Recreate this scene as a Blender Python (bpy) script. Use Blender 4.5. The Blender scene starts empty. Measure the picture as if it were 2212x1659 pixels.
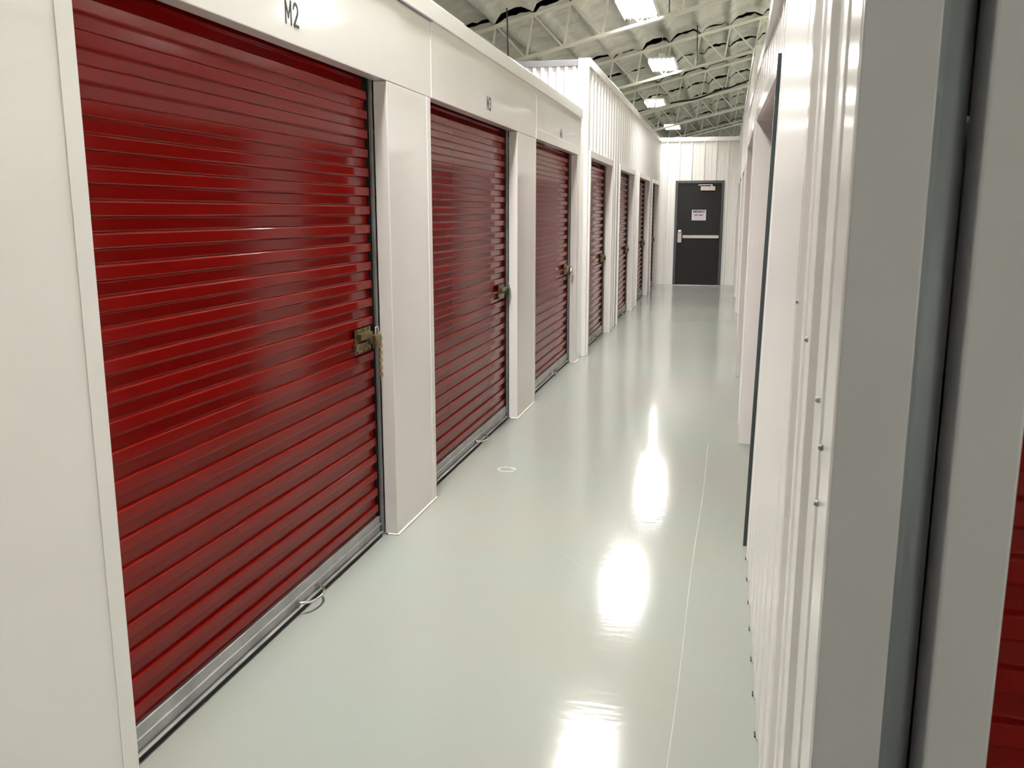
import bpy, bmesh, math, random
from mathutils import Vector, Matrix
random.seed(7)
sc = bpy.context.scene
C = sc.collection
PI = math.pi

# ------------------------------------------------------------------ helpers
def lin(r, g, b):
    f = lambda c: (c/255/12.92) if c/255 <= .04045 else ((c/255+.055)/1.055)**2.4
    return (f(r), f(g), f(b), 1)

def bx(bm, x0, x1, y0, y1, z0, z1):
    vs = [bm.verts.new(p) for p in ((x0,y0,z0),(x1,y0,z0),(x1,y1,z0),(x0,y1,z0),(x0,y0,z1),(x1,y0,z1),(x1,y1,z1),(x0,y1,z1))]
    for f in ((3,2,1,0),(4,5,6,7),(0,1,5,4),(1,2,6,5),(2,3,7,6),(3,0,4,7)):
        bm.faces.new([vs[i] for i in f])

def tube(bm, pts, r, n=8, cap=True):
    pts = [Vector(p) for p in pts]
    rings = []
    up = None
    for i, p in enumerate(pts):
        if i == 0: d = pts[1]-pts[0]
        elif i == len(pts)-1: d = pts[-1]-pts[-2]
        else: d = (pts[i+1]-pts[i]).normalized() + (pts[i]-pts[i-1]).normalized()
        d.normalize()
        if up is None:
            up = Vector((0,0,1)) if abs(d.z) < .9 else Vector((1,0,0))
        a = d.cross(up)
        if a.length < 1e-4: a = d.cross(Vector((0,1,0)))
        a.normalize(); b = a.cross(d).normalized(); up = b
        rr = r[i] if isinstance(r, (list, tuple)) else r
        rings.append([bm.verts.new(p + (a*math.cos(t)+b*math.sin(t))*rr) for t in [2*PI*k/n for k in range(n)]])
    for i in range(len(rings)-1):
        for k in range(n):
            f = bm.faces.new((rings[i][k], rings[i][(k+1)%n], rings[i+1][(k+1)%n], rings[i+1][k])); f.smooth = True
    if cap:
        bm.faces.new(rings[0]); bm.faces.new(rings[-1])

def cyl(bm, c, axis, r, h, n=20, r2=None):
    c = Vector(c); a = Vector(axis).normalized()
    tube(bm, [c - a*h/2, c + a*h/2], [r, r if r2 is None else r2], n)

def obj(name, bm, m, parent=None, bevel=0, seg=2):
    me = bpy.data.meshes.new(name)
    bmesh.ops.recalc_face_normals(bm, faces=bm.faces)
    if bevel:
        es = [e for e in bm.edges if len(e.link_faces) == 2 and e.calc_face_angle(0) > .6]
        bmesh.ops.bevel(bm, geom=es, offset=bevel, segments=seg, affect='EDGES', profile=.5)
        for f in bm.faces: f.smooth = f.calc_area() < bevel*4*max(1e-3, max(e.calc_length() for e in f.edges)) and f.smooth
    bm.to_mesh(me); bm.free()
    me.materials.append(m)
    o = bpy.data.objects.new(name, me); C.objects.link(o)
    if parent: o.parent = parent
    return o

def tag(o, label=None, cat=None, group=None, kind=None):
    if label: o['label'] = label
    if cat: o['category'] = cat
    if group: o['group'] = group
    if kind: o['kind'] = kind
    return o

def struct(name, bm, m, parent=None, **k):
    o = obj(name, bm, m, parent, **k)
    if not parent: o['kind'] = 'structure'
    return o

def thing(name, label, cat, loc=(0,0,0), rz=0, group=None):
    o = bpy.data.objects.new(name, None); C.objects.link(o)
    o.empty_display_size = .1
    o.location = loc; o.rotation_euler = (0,0,rz)
    return tag(o, label, cat, group)

def children(o): return [c for c in C.objects if c.parent == o]
def copy_tree(o, parent=None):
    c = o.copy(); C.objects.link(c)
    if parent: c.parent = parent
    for ch in children(o): copy_tree(ch, c)
    return c

# ------------------------------------------------------------------ materials
def mat(name, col, rough=.5, metal=0, bump=None, var=None, spec=.5, coat=0, roughvar=None, emit=None):
    """bump=(scale, strength, distance[, stretch]) ; var=(scale, colour2, low, high)"""
    m = bpy.data.materials.new(name); m.use_nodes = True
    nt = m.node_tree; N = nt.nodes; L = nt.links
    p = N['Principled BSDF']
    p.inputs['Base Color'].default_value = col
    p.inputs['Roughness'].default_value = rough
    p.inputs['Metallic'].default_value = metal
    p.inputs['Specular IOR Level'].default_value = spec
    if coat:
        p.inputs['Coat Weight'].default_value = coat
        p.inputs['Coat Roughness'].default_value = .06
    tc = N.new('ShaderNodeTexCoord')
    geo = N.new('ShaderNodeNewGeometry')
    if var:
        n = N.new('ShaderNodeTexNoise'); n.inputs['Scale'].default_value = var[0]; n.inputs['Detail'].default_value = 5
        L.new(geo.outputs['Position'], n.inputs['Vector'])
        r = N.new('ShaderNodeValToRGB')
        r.color_ramp.elements[0].position = var[2]; r.color_ramp.elements[0].color = var[1]
        r.color_ramp.elements[1].position = var[3]; r.color_ramp.elements[1].color = col
        L.new(n.outputs['Fac'], r.inputs['Fac']); L.new(r.outputs['Color'], p.inputs['Base Color'])
    if roughvar:
        n = N.new('ShaderNodeTexNoise'); n.inputs['Scale'].default_value = roughvar[0]; n.inputs['Detail'].default_value = 4
        L.new(geo.outputs['Position'], n.inputs['Vector'])
        mr = N.new('ShaderNodeMapRange'); mr.inputs['To Min'].default_value = roughvar[1]; mr.inputs['To Max'].default_value = roughvar[2]
        L.new(n.outputs['Fac'], mr.inputs['Value']); L.new(mr.outputs['Result'], p.inputs['Roughness'])
    if bump:
        n = N.new('ShaderNodeTexNoise'); n.inputs['Scale'].default_value = bump[0]; n.inputs['Detail'].default_value = bump[4] if len(bump) > 4 else 2
        if len(bump) > 3 and bump[3]:
            mp = N.new('ShaderNodeMapping'); mp.inputs['Scale'].default_value = bump[3]
            L.new(geo.outputs['Position'], mp.inputs['Vector']); L.new(mp.outputs['Vector'], n.inputs['Vector'])
        else: L.new(geo.outputs['Position'], n.inputs['Vector'])
        b = N.new('ShaderNodeBump'); b.inputs['Strength'].default_value = bump[1]; b.inputs['Distance'].default_value = bump[2]
        L.new(n.outputs['Fac'], b.inputs['Height']); L.new(b.outputs['Normal'], p.inputs['Normal'])
        if coat: L.new(b.outputs['Normal'], p.inputs['Coat Normal'])
    if emit:
        p.inputs['Emission Color'].default_value = emit[0]; p.inputs['Emission Strength'].default_value = emit[1]
        m.cycles.emission_sampling = 'NONE'
    return m

M = {}
WHITE = (.84, .82, .79, 1)
M['white'] = mat('white_steel', WHITE, .17, spec=.6, bump=(2.2, .35, .004, (1, 1, .7), 1.5))
M['header'] = mat('white_steel_header', WHITE, .085, spec=.42, bump=(2.3, .26, .008, (1, 1, 1.4), 0))
M['pillar'] = mat('white_steel_panel', WHITE, .08, spec=.75, bump=(1.6, .2, .004, (1, 1, .35), 1.0))
M['white_wall'] = mat('white_ribbed_steel', (.88, .865, .84, 1), .27, spec=.5)
M['white_end'] = mat('white_ribbed_end', (.84, .815, .775, 1), .3, spec=.5)
M['shaded_fascia'] = mat('shaded_white_steel', (.55, .545, .56, 1), .3, spec=.5, var=(1.2, (.52, .515, .535, 1), .35, .65))  # same white paint, greyed so the colour carries the shade of the unlit front
M['red'] = mat('red_curtain', (.185, .0046, .0034, 1), .11, spec=.2)
M['galv'] = mat('galvanised_steel', (.36, .38, .385, 1), .38, metal=.75, var=(9, (.27, .285, .285, 1), .35, .6))
M['bar'] = mat('bottom_bar_steel', (.46, .46, .45, 1), .34, metal=.6, var=(8, (.34, .35, .345, 1), .35, .62))
M['darktrack'] = mat('shadowed_track_steel', (.05, .06, .06, 1), .45, metal=.2)
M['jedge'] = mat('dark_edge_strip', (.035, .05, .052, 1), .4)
M['rubber'] = mat('black_rubber', (.008, .008, .008, 1), .6)
M['chrome'] = mat('bright_steel', (.75, .74, .70, 1), .16, metal=1)
M['brass'] = mat('dull_brass', (.30, .25, .12, 1), .36, metal=.9, var=(40, (.18, .15, .07, 1), .4, .6))
M['brass_bright'] = mat('chain_brass', (.62, .50, .26, 1), .28, metal=1)
M['green'] = mat('green_lock_body', (.01, .045, .028, 1), .3)
M['ink'] = mat('black_vinyl', (.018, .018, .022, 1), .45)
M['door'] = mat('charcoal_door_paint', (.0095, .009, .008, 1), .45, spec=.3)
M['doorframe'] = mat('grey_frame_paint', (.058, .066, .066, 1), .4)
M['closer'] = mat('painted_closer', (.55, .49, .46, 1), .4)
M['paper'] = mat('laminated_paper', (.62, .56, .64, 1), .4)
M['caulk'] = mat('white_caulk', (.95, .92, .80, 1), .5)
M['truss'] = mat('cream_steel', (.90, .86, .76, 1), .4)
M['rod'] = mat('dark_rod', (.07, .065, .055, 1), .6)
M['cable'] = mat('black_cable', (.01, .01, .01, 1), .5)
M['foam'] = mat('sprayed_foam', (.72, .70, .61, 1), .9, spec=.2, bump=(5, .8, .05, None, 6), var=(1.7, (.54, .54, .475, 1), .36, .6))
M['void'] = mat('dark_roof_void', (.03, .028, .022, 1), .95, spec=.1)
M['wood'] = mat('orange_timber', (.55, .28, .10, 1), .7)
M['hall'] = mat('hall_liner', (.55, .54, .50, 1), .7)
M['housing'] = mat('fixture_enamel', (.8, .8, .78, 1), .4)
M['tube'] = mat('lamp_tube_glow', (.9, .9, .85, 1), .4, emit=((1, .95, .84, 1), 14))
M['roofdeck'] = mat('unit_roof_steel', (.55, .54, .52, 1), .5)
M['greycap'] = mat('grey_flashing', (.16, .16, .17, 1), .5)

# floor: painted concrete, glossy sealer, faint wear
def floor_mat():
    m = bpy.data.materials.new('painted_concrete'); m.use_nodes = True
    nt = m.node_tree; N = nt.nodes; L = nt.links; p = N['Principled BSDF']
    geo = N.new('ShaderNodeNewGeometry')
    n1 = N.new('ShaderNodeTexNoise'); n1.inputs['Scale'].default_value = 1.1; n1.inputs['Detail'].default_value = 5
    L.new(geo.outputs['Position'], n1.inputs['Vector'])
    r = N.new('ShaderNodeValToRGB')
    r.color_ramp.elements[0].position = .33; r.color_ramp.elements[0].color = (.254, .251, .219, 1)
    r.color_ramp.elements[1].position = .62; r.color_ramp.elements[1].color = (.240, .260, .234, 1)
    L.new(n1.outputs['Fac'], r.inputs['Fac'])
    # specks
    v = N.new('ShaderNodeTexVoronoi'); v.inputs['Scale'].default_value = 3.2
    mp = N.new('ShaderNodeMapping'); mp.inputs['Scale'].default_value = (1, .6, 1)
    L.new(geo.outputs['Position'], mp.inputs['Vector']); L.new(mp.outputs['Vector'], v.inputs['Vector'])
    lt = N.new('ShaderNodeMath'); lt.operation = 'LESS_THAN'; lt.inputs[1].default_value = .022
    L.new(v.outputs['Distance'], lt.inputs[0])
    vc = N.new('ShaderNodeSeparateColor'); L.new(v.outputs['Color'], vc.inputs['Color'])
    gt = N.new('ShaderNodeMath'); gt.operation = 'GREATER_THAN'; gt.inputs[1].default_value = .62
    L.new(vc.outputs['Red'], gt.inputs[0])
    mu = N.new('ShaderNodeMath'); mu.operation = 'MULTIPLY'; L.new(lt.outputs[0], mu.inputs[0]); L.new(gt.outputs[0], mu.inputs[1])
    mu2 = N.new('ShaderNodeMath'); mu2.operation = 'MULTIPLY'; mu2.inputs[1].default_value = .6; L.new(mu.outputs[0], mu2.inputs[0])
    mix = N.new('ShaderNodeMixRGB'); L.new(mu2.outputs[0], mix.inputs['Fac']); L.new(r.outputs['Color'], mix.inputs['Color1'])
    mix.inputs['Color2'].default_value = (.09, .085, .07, 1)
    # faint brown stains
    n3 = N.new('ShaderNodeTexNoise'); n3.inputs['Scale'].default_value = 2.7; n3.inputs['Detail'].default_value = 8
    L.new(geo.outputs['Position'], n3.inputs['Vector'])
    r3 = N.new('ShaderNodeMapRange'); r3.inputs['From Min'].default_value = .66; r3.inputs['From Max'].default_value = .78; r3.inputs['To Max'].default_value = .35
    L.new(n3.outputs['Fac'], r3.inputs['Value'])
    mix2 = N.new('ShaderNodeMixRGB'); L.new(r3.outputs['Result'], mix2.inputs['Fac']); L.new(mix.outputs['Color'], mix2.inputs['Color1'])
    mix2.inputs['Color2'].default_value = (.22, .19, .15, 1)
    L.new(mix2.outputs['Color'], p.inputs['Base Color'])
    n2 = N.new('ShaderNodeTexNoise'); n2.inputs['Scale'].default_value = 2.0; n2.inputs['Detail'].default_value = 6
    L.new(geo.outputs['Position'], n2.inputs['Vector'])
    mr = N.new('ShaderNodeMapRange'); mr.inputs['To Min'].default_value = .085; mr.inputs['To Max'].default_value = .14
    L.new(n2.outputs['Fac'], mr.inputs['Value']); L.new(mr.outputs['Result'], p.inputs['Roughness'])
    p.inputs['Specular IOR Level'].default_value = .09
    nb = N.new('ShaderNodeTexNoise'); nb.inputs['Scale'].default_value = 14; nb.inputs['Detail'].default_value = 4
    mp2 = N.new('ShaderNodeMapping'); mp2.inputs['Scale'].default_value = (.5, 2.4, 1)
    L.new(geo.outputs['Position'], mp2.inputs['Vector']); L.new(mp2.outputs['Vector'], nb.inputs['Vector'])
    b = N.new('ShaderNodeBump'); b.inputs['Strength'].default_value = .16; b.inputs['Distance'].default_value = .003
    L.new(nb.outputs['Fac'], b.inputs['Height']); L.new(b.outputs['Normal'], p.inputs['Normal'])
    return m
M['floor'] = floor_mat()
M['scuff'] = mat('floor_scuff', (.17, .155, .13, 1), .35)
M['scuff2'] = mat('floor_scuff_pale', (.36, .36, .33, 1), .35)

# ------------------------------------------------------------------ dimensions
XL, XF, XR = -1.447, -1.422, .151
HN, HO = 2.053, 2.055
REC = .063                     # depth of a door reveal
CT_L, CB_L = 2.505, 2.415      # coping on the near left row
TOPF = 3.015                   # far taller rows
TOPR = 2.46                    # right near row
YE = 19.106
near_open = [(1.82, 3.744), (4.322, 6.224), (6.846, 8.806)]
far_open = [(9.34, 11.156), (11.981, 13.843), (14.619, 16.583), (17.25, 18.80)]
right_open1 = [(4.033, 5.872), (6.44, 8.38)]
right_open2 = [(9.45, 11.156), (11.981, 13.843), (14.619, 16.583), (17.25, 18.55)]

# ------------------------------------------------------------------ floor, hall, roof
bm = bmesh.new(); bx(bm, -9, 18, -5, 42, -.1, 0); struct('floor', bm, M['floor'])

def zroof(x): return 4.50 + .238*(x+3.03)
def zchord(x): return 4.09 + .235*(x+2)
TR = [-1.6, 3.6, 8.85, 14.05, 19.28, 24.0, 29.1, 34.3, 39.5]
PAN = .585
X0R, X1R = -7.3, 16.5

def ceiling():
    bm = bmesh.new()
    rnd = random.Random(3)
    edges = sorted([-5, 42, 21.7, 26.6, 31.7] + TR)
    # irregular edge of the foam beside each truss
    def jit(tr, side):
        r = random.Random(int(tr*100)+side)
        return [r.uniform(0, 1) for _ in range(400)]
    nx = int((X1R-X0R)/.078)
    xs = [X0R + i*(X1R-X0R)/nx for i in range(nx+1)]
    for bi in range(len(edges)-1):
        y0, y1 = edges[bi], edges[bi+1]
        j0 = jit(y0, 1); j1 = jit(y1, 2)
        ny = 9
        grid = []
        for i, x in enumerate(xs):
            u = ((x + 3.03)/PAN) % 1.0
            d = min(u, 1-u)*PAN                      # distance to the purlin ridge
            ridge = max(0, 1-d/.10)
            ridge = ridge*ridge*(3-2*ridge)
            g = math.sin(PI*u)                       # gap widest mid-panel
            k = int((x+3.03)/PAN+100)
            o0 = .02 + (.10*g*(.35+.65*j0[k]) + .03*j0[i]) if j0[k+50] > .35 else .01
            o1 = .03 + (.34*g*(.3+.7*j1[k]) + .04*j1[i]) if j1[k+50] > .2 else .02
            ya, yb = y0 + (o0 if bi > 0 else 0), y1 - (o1 if bi < len(edges)-2 else 0)
            col = []
            for j in range(ny+1):
                t = j/ny
                t = .5-.5*math.cos(PI*t)
                y = ya + (yb-ya)*t
                e = min(j, ny-j)
                z = zroof(x) + .10 - .095*ridge + rnd.uniform(-.018, .018) + (-.03 if e == 0 else 0)
                col.append(bm.verts.new((x, y, z)))
            grid.append(col)
        for i in range(nx):
            for j in range(ny):
                f = bm.faces.new((grid[i][j], grid[i+1][j], grid[i+1][j+1], grid[i][j+1])); f.smooth = True
    c = struct('ceiling', bm, M['foam'])
    # roof deck above the foam: closes the hall, shows dark through the splits
    b2 = bmesh.new()
    z0, z1 = zroof(X0R)+.24, zroof(X1R)+.24
    vs = [b2.verts.new(p) for p in ((X0R,-5,z0),(X1R,-5,z1),(X1R,42,z1),(X0R,42,z0),(X0R,-5,z0+.05),(X1R,-5,z1+.05),(X1R,42,z1+.05),(X0R,42,z0+.05))]
    for f in ((3,2,1,0),(4,5,6,7),(0,1,5,4),(1,2,6,5),(2,3,7,6),(3,0,4,7)): b2.faces.new([vs[i] for i in f])
    struct('trim_1', b2, M['void'])
    return c
ceiling()
bm = bmesh.new(); bx(bm, X0R-.15, X0R, -5, 42, 0, zroof(X0R)+.3); struct('wall_hall_left', bm, M['hall'])
bm = bmesh.new(); bx(bm, X1R, X1R+.15, -5, 42, 0, zroof(X1R)+.3); struct('wall_hall_right', bm, M['hall'])
bm = bmesh.new(); bx(bm, X0R, X1R, 42, 42.15, 0, 9.9); struct('wall_hall_far', bm, M['hall'])
bm = bmesh.new(); bx(bm, X0R, X1R, -5.15, -5, 0, 9.9); struct('wall_hall_back', bm, M['hall'])

# ------------------------------------------------------------------ roof trusses
def bar_between(bm, p0, p1, w, h):
    p0, p1 = Vector(p0), Vector(p1)
    d = (p1-p0).normalized(); s = Vector((0,1,0)); u = s.cross(d).normalized()
    vs = []
    for p in (p0, p1):
        for a, b in ((-1,-1),(1,-1),(1,1),(-1,1)):
            vs.append(bm.verts.new(p + s*a*w/2 + u*b*h/2))
    for f in ((0,1,2,3),(7,6,5,4),(0,4,5,1),(1,5,6,2),(2,6,7,3),(3,7,4,0)): bm.faces.new([vs[i] for i in f])

def chord(bm, zf, x0, x1, lip):
    # double-angle chord: horizontal flange and two stems
    for s in (-1, 1):
        for (ya, yb, za, zb) in ((s*.006, s*.055, 0, .009), (s*.006, s*.014, 0, .05)):
            y0, y1 = min(ya, yb), max(ya, yb)
            if lip < 0: za, zb = -zb, -za
            vs = [bm.verts.new(p) for p in ((x0,y0,zf(x0)+za),(x1,y0,zf(x1)+za),(x1,y1,zf(x1)+za),(x0,y1,zf(x0)+za),(x0,y0,zf(x0)+zb),(x1,y0,zf(x1)+zb),(x1,y1,zf(x1)+zb),(x0,y1,zf(x0)+zb))]
            for f in ((3,2,1,0),(4,5,6,7),(0,1,5,4),(1,2,6,5),(2,3,7,6),(3,0,4,7)): bm.faces.new([vs[i] for i in f])

XT0, XT1 = -6.95, 16.2
nodes = []
x = -3.03 - 6*PAN
while x < 9.2:
    nodes.append(x); x += PAN
ztop = lambda x: zroof(x) - .02
chord_lab = ['cream steel roof truss crossing nearest, over the first bright ceiling light',
             'cream roof truss, second nearest, under the second bright ceiling light',
             'cream roof truss, third nearest, with the black cable along it',
             'slim roof truss far off, behind the third ceiling light',
             'slim roof truss above the far end wall, behind the fourth ceiling light',
             'farthest slim roof truss, deep in the hall beyond the white end wall']
proto = None
def simple_truss(y, label, full):
    t = thing('roof_truss', label, 'truss', (0, y, 0), 0, 'roof trusses')
    b = bmesh.new(); chord(b, zchord, XT0, XT1, 1); obj('bottom_chord', b, M['truss'], t)
    b = bmesh.new(); chord(b, ztop, XT0, XT1, -1); obj('top_chord', b, M['truss'], t)
    if full:
        bb = bmesh.new(); bar_between(bb, (-.10, 0, zchord(-3.03-.10)+.01-ztop(-3.03)), (0, 0, 0), .026, .030); w1 = obj('web_bar', bb, M['truss'], t)
        bb = bmesh.new(); bar_between(bb, (PAN-.10, 0, zchord(-3.03+PAN-.10)+.01-ztop(-3.03)), (0, 0, 0), .026, .030); w2 = obj('web_bar', bb, M['truss'], t)
        w1.location = w2.location = (nodes[0], 0, ztop(nodes[0]))
        for xn in nodes[1:]:
            for w in (w1, w2):
                c = w.copy(); C.objects.link(c); c.parent = t; c.location = (xn, 0, ztop(xn))
    else:
        bb = bmesh.new()
        x = XT0+.1
        while x < XT1-.7:
            bar_between(bb, (x-.10, 0, zchord(x-.10)+.01), (x, 0, ztop(x)), .02, .022)
            bar_between(bb, (x+PAN-.10, 0, zchord(x+PAN-.10)+.01), (x, 0, ztop(x)), .02, .022)
            x += PAN
        obj('web_bars', bb, M['truss'], t)
    return t
for i, y in enumerate(TR[3:]):
    simple_truss(y, chord_lab[i], i < 3)

# thin dark rods hanging from the roof and the black cable
rod_spots = [(-3.33, 13.7, 3.80, 'dark thin rod hanging from the ceiling at the left end of the nearest truss'),
             (-.95, 13.8, 4.35, 'dark thin rod beside the right side of the nearest ceiling light'),
             (-.72, 18.8, 4.45, 'dark thin rod hanging just right of the second ceiling light')]
for x, y, z, l in rod_spots:
    b = bmesh.new(); tube(b, [(x, y, z), (x-.02, y, zroof(x)+.08)], .011, 6)
    tag(obj('hanger_rod', b, M['rod']), l, 'rod', 'dark rods hanging from the roof')
b = bmesh.new()
cab = []
for i in range(25):
    t = i/24; x = -1.55 + 2.1*t
    cab.append((x, 23.93, zchord(x)+.05 - .06*math.sin(t*PI*1.6)**2 + (.16*(t-.7)/.3 if t > .7 else 0)))
tube(b, cab, .022, 6)
tag(obj('cable', b, M['cable']), 'black cable sagging along the third nearest roof truss', 'cable')

# ------------------------------------------------------------------ ceiling lights
def fixture(first=None):
    t = thing('ceiling_light', 'x', 'light', (0,0,0), 0, 'high bay ceiling lights')
    W, Lh, D = .50, 1.22, .075
    b = bmesh.new()
    bx(b, -W/2, W/2, -Lh/2, Lh/2, D, D+.03)
    bx(b, -.06, .06, -Lh/2, Lh/2, D+.03, D+.09)
    n = 6; cw = W/n
    for k in range(n+1):                       # reflector fins between tubes, peaked at the ends
        x = -W/2 + k*cw
        vs = [b.verts.new(p) for p in ((x-.016,-Lh/2,D),(x+.016,-Lh/2,D),(x,-Lh/2,.0),(x-.016,Lh/2,D),(x+.016,Lh/2,D),(x,Lh/2,.0))]
        for f in ((0,1,2),(5,4,3),(0,3,4,1),(1,4,5,2),(2,5,3,0)): b.faces.new([vs[i] for i in f])
    obj('housing', b, M['housing'], t)
    for k in range(n):
        b = bmesh.new(); x = -W/2 + (k+.5)*cw
        tube(b, [(x, -Lh/2+.03, .028), (x, Lh/2-.03, .028)], .013, 8)
        obj('lamp_tube', b, M['tube'], t)
    for s in (-1, 1):
        b = bmesh.new(); tube(b, [(0, s*.45, D+.06), (0, s*.45, .55)], .004, 5); obj('hanger_wire', b, M['truss'], t)
    return t
light_labels = {}
def place_light(t, x, y, z, label):
    power = 640 if x < 0 else (1300 if x < 10 else 14000)
    if x > 0 and y < 9: power *= 1.8
    if x > 10 and y > 15: power *= .6
    if x < 0 and 15 < y < 20: power *= .72
    if x < 0 and y < 5: power *= 1.25
    t.location = (x, y, z); t['label'] = label
    ld = bpy.data.lights.new('lamp_glow', 'AREA'); ld.shape = 'RECTANGLE'; ld.size = .48; ld.size_y = 1.18
    ld.energy = power; ld.color = (1, .978, .955) if x < 0 else (1, .985, .972)
    lo = bpy.data.objects.new('lamp_glow', ld); C.objects.link(lo); lo.parent = t; lo.location = (0, 0, .068)
    return t
proto_light = fixture()
LT = [(-1.36, 13.36, 4.30, 'nearest bright ceiling light, cut by the top edge of the picture'),
      (-1.36, 18.60, 4.32, 'second nearest bright ceiling light above the corridor'),
      (-1.98, 24.72, 4.30, 'third bright ceiling light along, set slightly left'),
      (-1.95, 31.70, 4.32, 'small farthest ceiling light just above the white end wall'),
      (-1.25, 8.70, 4.30, 'ceiling light over the corridor beside the third door, out of frame'),
      (-1.25, 3.30, 4.30, 'ceiling light over the nearest left door, out of frame')]
for yy, nm in ((3.3, 'nearest'), (8.7, 'second'), (13.36, 'third'), (18.6, 'fourth'), (24.7, 'fifth'), (31.7, 'sixth')):
    if nm != 'fifth': LT.append((5.9, yy, 5.62, nm + ' ceiling light of the row above the right hand units'))
    if nm != 'sixth': LT.append((13.0, yy, 6.90, nm + ' ceiling light of the far right row'))
copies = [proto_light] + [copy_tree(proto_light) for _ in LT[1:]]
for t, (x, y, z, l) in zip(copies, LT): place_light(t, x, y, z, l)

# ------------------------------------------------------------------ ribbed sheet generator
hscale = lambda c: 1.0
def rib_profile(s0, s1, pitch, phase, base, top, h0, minor=0):
    """list of (s, height) along the wall"""
    pts = [(s0, 0)]
    k = math.floor((s0-phase)/pitch)
    while True:
        c = phase + k*pitch; k += 1
        if c - base/2 < s0 + .002: continue
        if c + base/2 > s1 - .002: break
        r = (base-top)/2
        h = h0*hscale(c)
        pts += [(c-base/2, 0), (c-top/2-.1*r, h*.96), (c-top/2+.1*r, h), (c+top/2-.1*r, h), (c+top/2+.1*r, h*.96), (c+base/2, 0)]
        if minor and c + pitch - base/2 < s1:
            for q in (1/3, 2/3):
                m = c + base/2 + (pitch-base)*q
                pts += [(m-.009, 0), (m-.004, minor), (m+.004, minor), (m+.009, 0)]
    pts.append((s1, 0))
    return pts

def ribbed_wall(name, axis, plane, out, s0, s1, ztop_, openings, hopen, m, pitch=.25, phase=0, base=.062, top=.03, h=.02, minor=0, back=.05):
    """axis 'y': wall runs along y at x=plane; axis 'x': runs along x at y=plane; out=+-1 rib direction"""
    pts = rib_profile(s0, s1, pitch, phase, base, top, h, minor)
    for a, b in openings:                       # insert cuts
        for c in (a, b):
            for i in range(len(pts)-1):
                if pts[i][0] < c < pts[i+1][0]:
                    u = (c-pts[i][0])/(pts[i+1][0]-pts[i][0])
                    pts.insert(i+1, (c, pts[i][1]+(pts[i+1][1]-pts[i][1])*u)); break
    bm = bmesh.new()
    P = (lambda s, d, z: (plane+out*d, s, z)) if axis == 'y' else (lambda s, d, z: (s, plane+out*d, z))
    for i in range(len(pts)-1):
        (a, ha), (b, hb) = pts[i], pts[i+1]
        if b-a < 1e-6: continue
        mid = (a+b)/2
        zb = hopen if any(o0 < mid < o1 for o0, o1 in openings) else .004
        bm.faces.new([bm.verts.new(p) for p in (P(a,ha,zb), P(b,hb,zb), P(b,hb,ztop_), P(a,ha,ztop_))])
    # backing slab behind the sheet
    segs = []; cur = s0
    for a, b in sorted(openings): segs.append((cur, a, 0)); segs.append((a, b, hopen)); cur = b
    segs.append((cur, s1, 0))
    for a, b, z in segs:
        if b-a < .003: continue
        c0, c1 = plane-out*.002, plane-out*back
        if axis == 'y': bx(bm, min(c0,c1), max(c0,c1), a, b, z, ztop_)
        else: bx(bm, a, b, min(c0,c1), max(c0,c1), z, ztop_)
    return struct(name, bm, m)

# ------------------------------------------------------------------ left near row: flat white panels
XB = XL - REC
def slab(name, y0, y1, z0, z1, m, parent=None, x0=None, x1=None, bevel=.003):
    b = bmesh.new(); bx(b, XB if x0 is None else x0, XL if x1 is None else x1, y0, y1, z0, z1)
    return struct(name, b, m, parent, bevel=bevel)
M['header_wavy'] = mat('white_steel_oilcanned', WHITE, .06, spec=.9, bump=(1.9, .5, .012, (1, 1, 1.3), 0))
slab('wall_left', .35, 4.35, HN, CB_L+.05, M['header'])
slab('wall_left_header', 4.3505, 9.034, HN, CB_L+.05, M['header_wavy'])
slab('trim_2', .35, 1.82, 0, HN-.0015, M['pillar'])
slab('trim_3', 3.744, 4.322, 0.006, HN-.0015, M['pillar'])
slab('trim_4', 6.224, 6.846, 0.006, HN-.0015, M['pillar'])
slab('trim_5', 8.806, 9.034, 0.006, HN-.0015, M['pillar'])
# lapped edge flashings
n = 6
for y0, y1 in ((1.762, 1.8205), (4.268, 4.3225), (6.795, 6.8465)):
    slab('trim_%d' % n, y0, y1, .004, HN-.003, M['pillar'], x0=XL-.001, x1=XL+.0022, bevel=.0008); n += 1
# header joints: thin lapped seams on the header
for y in (4.345, 6.86):
    slab('trim_%d' % n, y, y+.012, HN+.001, CB_L, M['header'], x0=XL-.001, x1=XL+.0025, bevel=.001); n += 1
# header band over M4
slab('trim_%d' % n, 6.846, 8.83, HN-.001, 2.128, M['white'], x0=XL-.001, x1=XL+.007, bevel=.002); n += 1
# coping
def coping(x0, x1, y0, y1, z0, z1, m=None):
    global n
    b = bmesh.new(); bx(b, x0, x1, y0, y1, z0, z1)
    o = struct('trim_%d' % n, b, m or M['white'], bevel=.004); n += 1
    return o
coping(XL-.12, XL+.012, .35, 4.9, CB_L, CT_L, M['header']); coping(XL-.12, XL+.010, 4.9, 9.05, CB_L-.001, CT_L-.004, M['header'])
b = bmesh.new(); bx(b, XL-.001, XL+.0135, 3.9, 4.36, CB_L-.006, CB_L-.0005); struct('trim_%d' % n, b, M['greycap']); n += 1
# white caulk at panel feet
for y0, y1 in ((3.744, 4.322), (6.224, 6.846), (8.806, 9.03)):
    b = bmesh.new(); bx(b, XL-.05, XL+.006, y0-.004, y1+.002, 0, .009); struct('trim_%d' % n, b, M['caulk'], bevel=.002); n += 1
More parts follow.
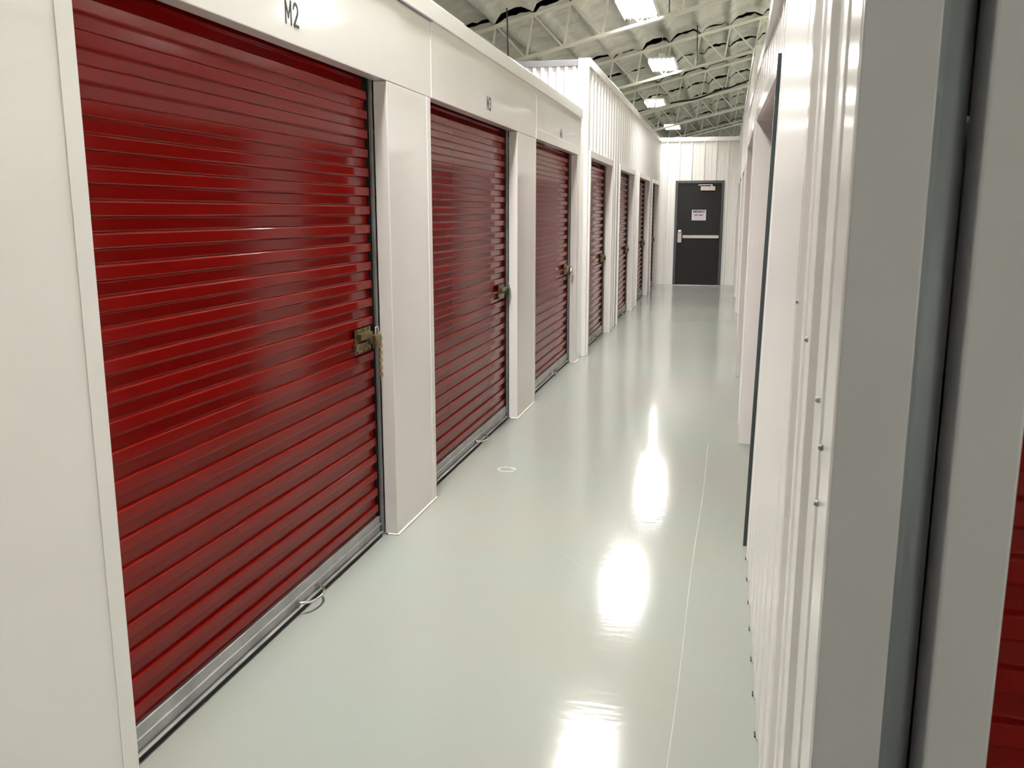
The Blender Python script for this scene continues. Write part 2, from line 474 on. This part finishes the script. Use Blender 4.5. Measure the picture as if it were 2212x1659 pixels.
# roofs and back walls of the rows
def roofbox(x0, x1, y0, y1, z):
    global n
    b = bmesh.new(); bx(b, x0, x1, y0, y1, z-.03, z); struct('trim_%d' % n, b, M['roofdeck']); n += 1
roofbox(-4.4, XB, .35, 9.2, CB_L-.02)
roofbox(-4.4, XF-.055, 9.25, YE, TOPF-.10)
b = bmesh.new(); bx(b, -4.45, -4.4, .35, YE, 0, CB_L-.05); struct('wall_left_rear', b, M['roofdeck'])
b = bmesh.new(); bx(b, -4.4, XL-REC-.001, .30, .35, 0, CB_L+.05); struct('wall_left_end', b, M['pillar'])

# ------------------------------------------------------------------ left far row: taller ribbed steel
ribbed_wall('wall_left_far', 'y', XF, 1, 9.243, YE, TOPF-.085, far_open, HO, M['white_wall'], pitch=.25, phase=9.50, h=.018, base=.07, top=.035)
ribbed_wall('wall_left_return', 'x', 9.245, -1, -4.4, XF, TOPF-.07, [], 0, M['white_wall'], pitch=.0825, phase=-1.56, base=.050, top=.026, h=.024)
# corner post and copings
b = bmesh.new(); bx(b, XF-.10, XF+.013, 9.222, 9.232+.06, 0, TOPF-.01); struct('trim_%d' % n, b, M['white'], bevel=.004); n += 1
coping(XF-.10, XF+.028, 9.225, 14.1, TOPF-.085, TOPF); coping(XF-.10, XF+.026, 14.1, YE+.02, TOPF-.086, TOPF-.003)
coping(-4.4, XF-.10, 9.215, 9.30, TOPF-.075, TOPF-.012, M['greycap'])
slab('trim_%d' % n, 9.034, 9.222, 0, HN+.36, M['pillar'], x0=XB, x1=XL-.004); n += 1

def door_trim(x, out, y0, y1, z, far=True, dark_side=False):
    """raised steel flashing round an opening"""
    global n
    w, pr = .042, (.016 if out > 0 else .0115)
    b = bmesh.new()
    xa, xb = sorted((x - out*.004, x + out*(pr+.004)))
    bx(b, xa, xb, y0-w, y1+w, z, z+.068)
    bx(b, xa, xb, y0-w, y0, 0, z)
    bx(b, xa, xb, y1, y1+w, 0, z)
    struct('trim_%d' % n, b, M['white'], bevel=.002); n += 1
    # reveal lining
    b = bmesh.new()
    xi, xo = sorted((x-out*(REC if x < 0 else .088), x-out*.0045))
    bx(b, xi, xo, y0-.004, y0+.002, 0, z-.002); bx(b, xi, xo, y1-.002, y1+.004, 0, z-.002); bx(b, xi, xo, y0, y1, z-.002, z+.004)
    struct('trim_%d' % n, b, M['white']); n += 1
for a, c in far_open: door_trim(XF+.012, 1, a, c, HO)

# ------------------------------------------------------------------ end wall with exit door
EX0, EX1, EH = -1.075, -.088, 2.149
ribbed_wall('wall_end', 'x', YE, -1, XF, .26, TOPF-.085, [(EX0, EX1)], EH, M['white_end'], pitch=.2455, phase=-1.262, h=.02, base=.055, top=.03, minor=.003, back=.12)
coping(XF+.026, .245, YE-.028, YE+.12, TOPF-.085, TOPF-.001)

dr = bpy.data.objects.new('door_1', None); C.objects.link(dr); dr['kind'] = 'structure'; dr.location = ((EX0+EX1)/2, YE, 0)
dx = (EX0+EX1)/2; hw = (EX1-EX0)/2
b = bmesh.new()
bx(b, -hw, -hw+.055, -.03, .10, 0, EH); bx(b, hw-.055, hw, -.03, .10, 0, EH); bx(b, -hw+.055, hw-.055, -.03, .10, EH-.055, EH)
bx(b, -hw+.055, -hw+.07, .02, .10, 0, EH-.055); bx(b, hw-.07, hw-.055, .02, .10, 0, EH-.055); bx(b, -hw+.07, hw-.07, .02, .10, EH-.07, EH-.055)
obj('door_frame', b, M['doorframe'], dr, bevel=.002)
b = bmesh.new(); bx(b, -hw+.058, hw-.058, -.005, .04, .012, EH-.058); obj('door_leaf', b, M['door'], dr, bevel=.002)
b = bmesh.new(); bx(b, -hw, hw, -.04, .10, 0, .010); obj('threshold', b, M['bar'], dr, bevel=.002)
# panic bar
b = bmesh.new()
bx(b, -.32, .405, -.075, -.035, .975, 1.042)
obj('push_bar', b, M['chrome'], dr, bevel=.008)
b = bmesh.new(); bx(b, -.415, -.335, -.07, -.005, .885, 1.10); tube(b, [(-.375, -.04, 1.09), (-.375, -.06, 1.135)], .036, 14)
obj('latch_case', b, M['closer'], dr, bevel=.008)
b = bmesh.new(); bx(b, .38, .42, -.06, -.005, .98, 1.037); obj('end_cap', b, M['chrome'], dr, bevel=.006)
b = bmesh.new(); bx(b, .02, .31, -.065, -.005, 1.945, 2.03); obj('door_closer', b, M['closer'], dr, bevel=.006)
b = bmesh.new(); tube(b, [(.235, -.04, 2.03), (.235, -.045, 2.065)], .022, 12); tube(b, [(.235, -.05, 2.062), (-.03, -.05, 2.055)], .009, 8); obj('closer_arm', b, M['closer'], dr)

def text_mesh(name, s, size, m, parent=None, loc=(0,0,0), rot=(0,0,0), bold=0, depth=.0006, sx=1, align='CENTER'):
    cu = bpy.data.curves.new(name, 'FONT'); cu.body = s; cu.size = size; cu.extrude = depth; cu.offset = bold
    cu.align_x = align; cu.align_y = 'BOTTOM_BASELINE'
    cu.resolution_u = 3
    o = bpy.data.objects.new(name, cu); C.objects.link(o)
    dg = bpy.context.evaluated_depsgraph_get(); dg.update()
    me = bpy.data.meshes.new_from_object(o.evaluated_get(dg))
    bpy.data.objects.remove(o); bpy.data.curves.remove(cu)
    me.transform(Matrix.Diagonal((sx, 1, 1, 1)))
    me.materials.clear(); me.materials.append(m)
    r = bpy.data.objects.new(name, me); C.objects.link(r); r.location = loc; r.rotation_euler = rot
    if parent: r.parent = parent
    return r

sg = thing('paper_sign', 'white paper EMERGENCY Exit ONLY notice taped on the charcoal exit door', 'sign', (-.58, YE-.0075, 1.45))
b = bmesh.new(); bx(b, -.145, .145, -.002, 0, -.108, .108); obj('sheet', b, M['paper'], sg)
text_mesh('lettering', 'EMERGENCY', .055, M['ink'], sg, (0, -.003, .052), (PI/2, 0, 0), bold=.0025, sx=.78)
text_mesh('lettering', 'EXIT ONLY', .05, M['ink'], sg, (0, -.003, -.018), (PI/2, 0, 0), bold=.002, sx=.72)
b = bmesh.new(); bx(b, -.085, .085, -.0028, -.002, -.066, -.063); bx(b, -.08, .08, -.0028, -.002, -.082, -.0795); obj('small_print', b, M['galv'], sg)

# unit numbers on the header
def arc_pts(cx, cy, rx, ry, a0, a1, n=9):
    return [(cx+rx*math.cos(math.radians(a0+(a1-a0)*i/n)), cy+ry*math.sin(math.radians(a0+(a1-a0)*i/n))) for i in range(n+1)]
GLYPH = {
    'M': [[(.0, 0), (.0, 1), (.36, .30), (.72, 1), (.72, 0)]],
    '2': [arc_pts(.28, .72, .28, .28, 170, -35) + [(.0, .0), (.60, .0)]],
    '3': [arc_pts(.26, .745, .26, .255, 150, -80), arc_pts(.26, .25, .30, .26, 85, -150)],
    '4': [[(.62, .26), (.0, .26), (.42, 1), (.42, 0)]],
}
def number_mesh(word, y0, z0, h):
    bm = bmesh.new(); pen = .15
    cur = 0
    for ch in word:
        for st in GLYPH[ch]:
            for k in range(len(st)-1):
                a = Vector(st[k]); c = Vector(st[k+1]); d = (c-a).normalized(); q = Vector((-d.y, d.x))*pen*.5; e = d*pen*.42
                P4 = [a-e+q, a-e-q, c+e-q, c+e+q]
                lo_ = [bm.verts.new((XL-.0004, y0+(cur+p.x)*h*.76, z0+p.y*h)) for p in P4]
                hi_ = [bm.verts.new((XL+.0011+.00002*k, y0+(cur+p.x)*h*.76, z0+p.y*h)) for p in P4]
                bm.faces.new(hi_); bm.faces.new(lo_[::-1])
                for t_ in range(4): bm.faces.new((lo_[t_], lo_[(t_+1)%4], hi_[(t_+1)%4], hi_[t_]))
        cur += 1.08
    return bm
for s, y, l in (('M2', 2.845, 'black unit number M2 on white header over the nearest large red door'),
                ('M3', 5.41, 'black unit number M3 on white header over the second red door'),
                ('M4', 7.865, 'black unit number M4 on white header over the third red door')):
    o = obj('unit_number', number_mesh(s, y, 2.115 if s != 'M4' else 2.14, .070), M['ink'])
    tag(o, l, 'number', 'unit numbers')

# ------------------------------------------------------------------ roll-up doors
PITCH = .0805
def curtain_bm(width, ztop_=2.16, zbend=1.985):
    """local: door runs along +y 0..width, faces +x at x=0, valleys behind"""
    D = .0135
    prof = []                                   # (depth, z)
    def arc(p, q, r, d0, d1): pass
    z = .098
    prof.append((-D, z))
    k = 0
    zr = .12
    while zr < ztop_ - .03:
        # under slope from valley to ridge, ridge flat with shallow crease, upper slope back
        prof += [(-D, zr-.0075), (-D+.0006, zr-.0058), (-D+.002, zr-.0042), (-.002, zr-.0004), (-.0006, zr+.0012), (0, zr+.003),
                 (0, zr+.033), (-.0006, zr+.0348), (-.002, zr+.0364), (-D+.002, zr+.0402), (-D+.0006, zr+.0418), (-D, zr+.0436)]
        zr += PITCH
    bm = bmesh.new()
    ny = 10
    cols = []
    rr = random.Random(5)
    for j in range(ny+1):
        y = width*j/ny
        col = []
        for d, z in prof:
            b = 0
            if z > zbend: b = -((z-zbend)**2)*3.2
            col.append(bm.verts.new((d + b + .0012*math.sin(y*2.1+z*1.7), y, z)))
        cols.append(col)
    nrm = 14
    for i in range(len(prof)-1):
        dz = prof[i+1][1]-prof[i][1]
        big = dz > .009
        for j in range(ny):
            bm.faces.new((cols[j][i], cols[j+1][i], cols[j+1][i+1], cols[j][i+1]))
    # return lip at both ends so the sheet has thickness
    for j in (0, ny):
        for i in range(len(prof)-1):
            a, c = cols[j][i], cols[j][i+1]
            a2 = bm.verts.new((-.03+min(0, a.co.x+.02), a.co.y, a.co.z)); c2 = bm.verts.new((-.03+min(0, c.co.x+.02), c.co.y, c.co.z))
            bm.faces.new((a, c, c2, a2))
    return bm

curtain_cache = {}
def roll_door(width, label, loc, rz, lock=True, parts='full', zhead=2.05, group='red roll-up doors'):
    """empty at opening's left foot; local +y along the opening, local +x faces the aisle. x=0 is the curtain plane"""
    t = thing('roll_up_door', label, 'door', loc, rz, group)
    key = round(width, 3)
    e = .030                                     # curtain ends inside the tracks
    if key not in curtain_cache:
        o = obj('curtain', curtain_bm(width-2*e), M['red'], t); curtain_cache[key] = o.data
    else:
        o = bpy.data.objects.new('curtain', curtain_cache[key]); C.objects.link(o); o.parent = t
    o.location = (0, e, 0)
    b = bmesh.new()                              # bottom bar: folded angle
    bx(b, -.020, .004, e-.005, width-e+.005, .022, .100)
    bx(b, .004, .012, e-.005, width-e+.005, .058, .066)
    bx(b, .004, .020, e-.005, width-e+.005, .020, .026)
    obj('bottom_bar', b, M['bar'], t, bevel=.002)
    b = bmesh.new(); bx(b, -.018, .012, e, width-e, .0, .0215); obj('rubber_seal', b, M['rubber'], t)
    for s, y in ((1, 0), (-1, width)):           # guide tracks: front lip, web, dark brush
        b = bmesh.new()
        def q(ya, yb, xa, xb):
            y0, y1 = sorted((y+s*ya, y+s*yb)); bx(b, xa, xb, y0, y1, 0, zhead+.10)
        q(.0005, .004, -.035, .016); q(.004, .020, .010, .013); q(.004, .024, -.035, -.032); q(.017, .020, .004, .010)
        tr = obj('guide_track', b, M['galv'], t)
        b = bmesh.new()
        y0, y1 = sorted((y+s*.004, y+s*.030)); bx(b, -.031, -.022, y0, y1, 0, zhead+.10)
        y0, y1 = sorted((y+s*.005, y+s*.016)); bx(b, -.022, .009, y0, y1, 0, zhead+.10)
        obj('brush_strip', b, M['rubber'], tr)
    b = bmesh.new(); tube(b, [(-.19, .04, 2.22), (-.19, width-.04, 2.22)], .13, 20)
    obj('roll_drum', b, M['red'], t)
    # latch
    if lock:
        yl = width - .155
        zl = .95
        la = None
        b = bmesh.new()
        bx(b, .001, .005, yl-.085, yl+.085, zl-.052, zl+.052)
        la = obj('latch', b, M['brass'], t, bevel=.0015)
        b = bmesh.new(); bx(b, .005, .030, yl-.075, yl+.05, zl+.006, zl+.034); bx(b, .005, .020, yl-.11, yl+.02, zl-.036, zl-.006); obj('slide_bolt', b, M['brass'], la, bevel=.002)
        b = bmesh.new(); bx(b, .005, .012, yl+.03, yl+.125, zl-.028, zl+.012); obj('bolt_tongue', b, M['brass'], la, bevel=.002)
        b = bmesh.new()
        for dy in (-.07, .0, .055):
            for dz in (-.045, .045): cyl(b, (.006, yl+dy, zl+dz), (1,0,0), .0045, .004, 10)
        obj('rivet', b, M['rubber'], la)
    # pull handle on the bottom bar
    yh = width*.5 + (.175 if parts == 'full' else .1)
    b = bmesh.new()
    pts = []
    for i in range(15):
        a = PI*i/14
        pts.append((.012 + .050*math.sin(a), yh - .085*math.cos(a), .045 - .006*math.sin(a)))
    tube(b, [(.004, yh-.085, .045)] + pts + [(.004, yh+.085, .045)], .0055, 8)
    hd = obj('pull_handle', b, M['chrome'], t)
    b = bmesh.new(); bx(b, .0042, .0065, yh-.10, yh-.07, .028, .066); bx(b, .0042, .0065, yh+.07, yh+.10, .028, .066); obj('handle_plate', b, M['galv'], hd, bevel=.001)
    return t

XC = XL - .083                                   # curtain plane of the near row
labs = ['largest red roll-up door on the left, nearest, under number M2',
        'second red roll-up door on the left, under number M3',
        'third red roll-up door on the left, under number M4, with silver round lock']
for (a, c), l in zip(near_open, labs):
    roll_door(c-a, l, (XC, a, 0), 0, lock=True)
labs = ['first narrow looking red roll-up door in the taller ribbed left wall',
        'second red roll-up door in the taller ribbed left wall',
        'third red roll-up door in the taller ribbed left wall',
        'farthest left red roll-up door, last before the white end wall']
for (a, c), l in zip(far_open, labs):
    roll_door(c-a, l, (XF+.012-.083, a, 0), 0)
labs = ['nearest red roll-up door in the right wall, almost edge on',
        'second red roll-up door in the right wall, almost edge on',
        'first red roll-up door in the taller right wall section, edge on',
        'second red roll-up door in the taller right wall section, edge on',
        'third red roll-up door in the taller right wall section, edge on',
        'last red roll-up door on the right before the end wall, edge on']
for (a, c), l, dxx in zip(right_open1, labs[:2], (.124, .098)):
    roll_door(c-a, l, (XR+dxx, c, 0), PI)
XR2 = .20
for (a, c), l in zip(right_open2, labs[2:]):
    roll_door(c-a, l, (XR2+.083, c, 0), PI)
# header fill behind openings on the right (inner head of the reveal)

# ------------------------------------------------------------------ right wall
hscale = lambda c: .42 if c > 1.7 else 1.0
def lean(o):
    def sm(a, b, t): t = min(1, max(0, (t-a)/(b-a))); return t*t*(3-2*t)
    for v in o.data.vertices:
        y, z = v.co.y, v.co.z
        v.co.x += .038*(z/2.14)*(sm(1.25, 3.6, y) - .72*sm(4.2, 6.0, y))
    return o
mark_start = set(C.objects)
ribbed_wall('wall_right', 'y', XR, -1, 1.215, 9.02, TOPR-.075, right_open1, HO, M['white_wall'], pitch=.23, phase=1.30, h=.012, base=.075, top=.045, minor=0, back=REC)
hscale = lambda c: 1.0
for a, c in right_open1: door_trim(XR, -1, a, c, HO)
# dark edge strip at the near side of the first opening flashing
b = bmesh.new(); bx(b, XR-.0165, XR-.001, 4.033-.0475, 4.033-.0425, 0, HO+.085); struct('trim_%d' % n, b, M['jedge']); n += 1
coping(XR-.020, XR+.10, 1.12, 5.2, TOPR-.075, TOPR, M['white']); coping(XR-.018, XR+.10, 5.2, 9.02, TOPR-.076, TOPR-.003, M['white'])
# panel lap seam
b = bmesh.new()
ps = [(XR, 1.800), (XR-.013, 1.828), (XR-.0145, 1.836), (XR-.0145, 1.868), (XR-.013, 1.876), (XR, 1.905)]
va = [b.verts.new((x, y, .004)) for x, y in ps]; vb = [b.verts.new((x, y, TOPR-.08)) for x, y in ps]
for i in range(len(ps)): b.faces.new((va[i], va[(i+1)%6], vb[(i+1)%6], vb[i]))
b.faces.new(va); b.faces.new(vb)
struct('trim_%d' % n, b, M['white']); n += 1
for o in list(C.objects):
    if o not in mark_start and o.type == 'MESH': lean(o)
# corner flashing, aisle side
b = bmesh.new(); bx(b, XR-.014, XR-.0015, 1.121, 1.222, 0, TOPR-.001); struct('trim_%d' % n, b, M['white'], bevel=.003); n += 1
# screws on the corner flashing and ribs
for i, (y, z) in enumerate(((1.205, 1.19), (1.212, 1.11), (1.30, 1.235), (1.53, 1.29), (1.76, 1.33))):
    b = bmesh.new(); xx = XR-.0145 if i < 2 else XR-.0125
    cyl(b, (xx-.002, y, z), (1,0,0), .0045, .004, 8); cyl(b, (xx-.0045, y, z), (1,0,0), .0028, .003, 6)
    struct('trim_%d' % n, b, M['galv']); n += 1
# taller right section
ribbed_wall('wall_right_far', 'y', XR2, -1, 9.0, YE, TOPF-.08, right_open2, HO, M['white_wall'], pitch=.25, phase=9.3, h=.018, base=.07, top=.035, back=REC)
for a, c in right_open2: door_trim(XR2, -1, a, c, HO)
ribbed_wall('wall_right_return', 'x', 9.0, -1, XR2, 3.1, TOPF-.07, [], 0, M['roofdeck'], pitch=.25, phase=.4)
b = bmesh.new(); bx(b, XR2-.016, XR2+.06, 8.965, 9.03, 0, TOPF+.012); struct('trim_%d' % n, b, M['white'], bevel=.004); n += 1
coping(XR2-.030, XR2+.08, 9.03, 13.9, TOPF-.08, TOPF); coping(XR2-.028, XR2+.08, 13.9, YE, TOPF-.081, TOPF-.003)
roofbox(XR+.065, 3.1, 1.2, 8.95, TOPR-.09)
roofbox(XR2+.065, 3.1, 9.05, YE, TOPF-.12)
b = bmesh.new(); bx(b, 3.1, 3.15, 1.12, YE, 0, TOPR-.1); struct('wall_right_rear', b, M['roofdeck'])
b = bmesh.new(); bx(b, XR2+.09, XR2+.18, 8.55, 8.60, TOPR-.088, TOPR+.38); o = obj('timber_offcut', b, M['wood'])
tag(o, 'small orange timber end poking above the right wall beside the white post', 'wood')

# ------------------------------------------------------------------ cross aisle front at far right (close to the viewer)
YC = 1.121
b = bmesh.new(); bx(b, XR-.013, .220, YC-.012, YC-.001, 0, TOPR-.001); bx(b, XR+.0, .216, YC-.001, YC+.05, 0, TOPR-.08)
struct('trim_%d' % n, b, M['shaded_fascia'], bevel=.002); n += 1
# recessed galvanised channel between the corner flashing and the next panel
b = bmesh.new()
prof = [(.2185, YC-.006), (.2205, YC-.004), (.222, YC+.006), (.230, YC+.008), (.232, YC+.012), (.246, YC+.014), (.254, YC+.022), (.262, YC+.040), (.268, YC+.075), (.275, YC+.085)]
lo = [b.verts.new((x, y, 0)) for x, y in prof]; hi = [b.verts.new((x, y, TOPR-.05)) for x, y in prof]
lo2 = [b.verts.new((x, y+.004, 0)) for x, y in prof]; hi2 = [b.verts.new((x, y+.004, TOPR-.05)) for x, y in prof]
for i in range(len(prof)-1):
    f = b.faces.new((lo[i], lo[i+1], hi[i+1], hi[i])); f.smooth = True
    b.faces.new((lo2[i], lo2[i+1], hi2[i+1], hi2[i])); b.faces.new((hi[i], hi[i+1], hi2[i+1], hi2[i])); b.faces.new((lo[i], lo[i+1], lo2[i+1], lo2[i]))
struct('trim_%d' % n, b, mat('blue_grey_channel', (.30, .325, .345, 1), .4, metal=.25)); n += 1
b = bmesh.new(); bx(b, .2735, .3475, YC-.006, YC+.07, 0, TOPR-.02); struct('trim_%d' % n, b, M['shaded_fascia'], bevel=.004); n += 1
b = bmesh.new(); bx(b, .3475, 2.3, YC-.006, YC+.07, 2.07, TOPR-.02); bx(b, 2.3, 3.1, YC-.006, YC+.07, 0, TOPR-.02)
struct('wall_front', b, M['shaded_fascia']); 
coping(.222, 3.1, YC-.02, YC+.1, TOPR-.05, TOPR-.0005, M['shaded_fascia'])
roll_door(2.3-.3475, 'dark red roll-up door slats at the right edge, beside the grey jamb', (.3475, YC+.125, 0), -PI/2, lock=False)
# row across the cross aisle behind the viewer, and left return
b = bmesh.new(); bx(b, -6, 6, -1.75, -1.65, 0, 2.4); struct('wall_back', b, M['pillar'])

# ------------------------------------------------------------------ locks and chain
def padlock(name, m, label, loc, r=.022, h=.045, kind='pad', group=None):
    t = thing(name, label, 'lock', loc, 0, group)
    if kind == 'pad':
        b = bmesh.new(); bx(b, -.011, .011, -r, r, -h, 0); obj('lock_body', b, m, t, bevel=.005)
        b = bmesh.new(); tube(b, [(0, -r*.6, -.004), (0, -r*.6, .018)] + [(0, -r*.6*math.cos(PI*i/8), .018+r*.6*math.sin(PI*i/8)) for i in range(1, 8)] + [(0, r*.6, .018), (0, r*.6, -.004)], .0038, 8)
        obj('shackle', b, M['chrome'], t)
    else:
        b = bmesh.new(); cyl(b, (0,0,0), (1,0,0), .038, .028, 28); obj('lock_body', b, m, t, bevel=.004)
        b = bmesh.new(); cyl(b, (.016,0,-.004), (1,0,0), .012, .006, 16); obj('keyhole_plate', b, M['galv'], t)
        b = bmesh.new(); tube(b, [(0, -.012, .034), (0, -.008, .046), (0, .008, .046), (0, .012, .034)], .005, 8); obj('shackle', b, M['chrome'], t)
    return t
y2 = near_open[0][1]
padlock('padlock', M['brass'], 'dull brass padlock on the latch of the nearest red door', (XC+.036, y2-.075, .965), r=.030, h=.058)
padlock('padlock', M['green'], 'dark green padlock on the latch of the second left door', (XC+.030, near_open[1][1]-.05, .968), r=.026, h=.05)
padlock('disc_lock', M['chrome'], 'round silver disc lock on the third left door', (XC+.052, near_open[2][1]-.125, .93), kind='disc')
for i, ((a, c), l) in enumerate(zip(far_open, ('green padlock on the first door of the ribbed left wall', 'green padlock on the second door of the ribbed left wall',
                                'green padlock on the third door of the ribbed left wall', 'small dark padlock on the farthest left door'))):
    padlock('padlock', M['green'], l, (XF-.041, c-.06, .97), r=.026, h=.05)
# brass chain hanging beside the first latch
t = thing('chain', 'short brass chain hanging down the track beside the nearest door latch', 'chain', (XC+.026, y2-.011, .955))
lk = []
def link_bm():
    b = bmesh.new(); R, l = .006, .010
    pts = [(0, R*math.cos(a), l/2*(1 if math.sin(a) > 0 else -1)*(1 if abs(math.sin(a)) > 1e-6 else 0)+R*math.sin(a)) for a in [2*PI*i/14 for i in range(15)]]
    tube(b, pts, .002, 6, cap=False); return b
first = obj('chain_link', link_bm(), M['brass_bright'], t)
for i in range(1, 13):
    c = first.copy(); C.objects.link(c); c.parent = t; c.location = (.0015*(i % 2), 0, -.0165*i); c.rotation_euler = (0, 0, PI/2*(i % 2)+.3)

# ------------------------------------------------------------------ marks on the floor
def mark(name, pts, w, m, label):
    b = bmesh.new(); L_, R_ = [], []
    for i, (x, y) in enumerate(pts):
        a = Vector(pts[max(0, i-1)]); c = Vector(pts[min(len(pts)-1, i+1)]); d = (c-a).normalized(); nrm = Vector((-d.y, d.x))
        ww = w*(.6+.8*random.random())*(0.25 if i in (0, len(pts)-1) else 1)
        L_.append(b.verts.new((x+nrm.x*ww, y+nrm.y*ww, .0007))); R_.append(b.verts.new((x-nrm.x*ww, y-nrm.y*ww, .0007)))
    for i in range(len(pts)-1): b.faces.new((L_[i], R_[i], R_[i+1], L_[i+1]))
    struct(name, b, m)
# seam running down the aisle, a scratch, a pale ring
mark('trim_%d' % n, [(-.10+.0035*math.sin(y*3)+.012*(y-2)/1, y) for y in [1.9+i*.12 for i in range(34)]], .0009, M['scuff2'], ''); n += 1
mark('trim_%d' % n, [(-1.185+.006*math.sin(i), 2.62+.03*i) for i in range(10)], .0016, M['scuff'], ''); n += 1
mark('trim_%d' % n, [(-1.21+.05*math.cos(2*PI*i/20), 4.93+.045*math.sin(2*PI*i/20)) for i in range(20)], .007, M['scuff2'], ''); n += 1
mark('trim_%d' % n, [(-.70+.045*i+.02*math.sin(i*.5), 3.75-.055*i-.002*i*i) for i in range(10)], .0013, M['scuff'], ''); n += 1
# dark open rib ends at the foot of the right wall
for k in range(12):
    y = 1.30+.23*k
    if 1.25 < y < 3.95:
        b = bmesh.new(); bx(b, XR-.0095, XR-.001, y-.016, y+.010, 0, .0045); struct('trim_%d' % n, b, M['rubber']); n += 1

# ------------------------------------------------------------------ world and camera
w = bpy.data.worlds.new('World'); sc.world = w; w.use_nodes = True
w.node_tree.nodes['Background'].inputs['Color'].default_value = (.5, .5, .5, 1)
w.node_tree.nodes['Background'].inputs['Strength'].default_value = .02

cam = bpy.data.cameras.new('Camera'); co = bpy.data.objects.new('Camera', cam); C.objects.link(co)
cam.sensor_width = 36; cam.sensor_fit = 'HORIZONTAL'; cam.lens = 1916.2/2212*36
cam.clip_start = .02; cam.clip_end = 200
co.location = (0, 0, 1.496); co.rotation_euler = (PI/2-.1906, 0, .2344)
cam.dof.use_dof = True; cam.dof.focus_distance = 5.0; cam.dof.aperture_fstop = 14
sc.camera = co
sc.view_settings.view_transform = 'Standard'; sc.view_settings.look = 'None'
sc.view_settings.gamma = 1; sc.view_settings.use_curve_mapping = False
sc.view_settings.exposure = 0.12
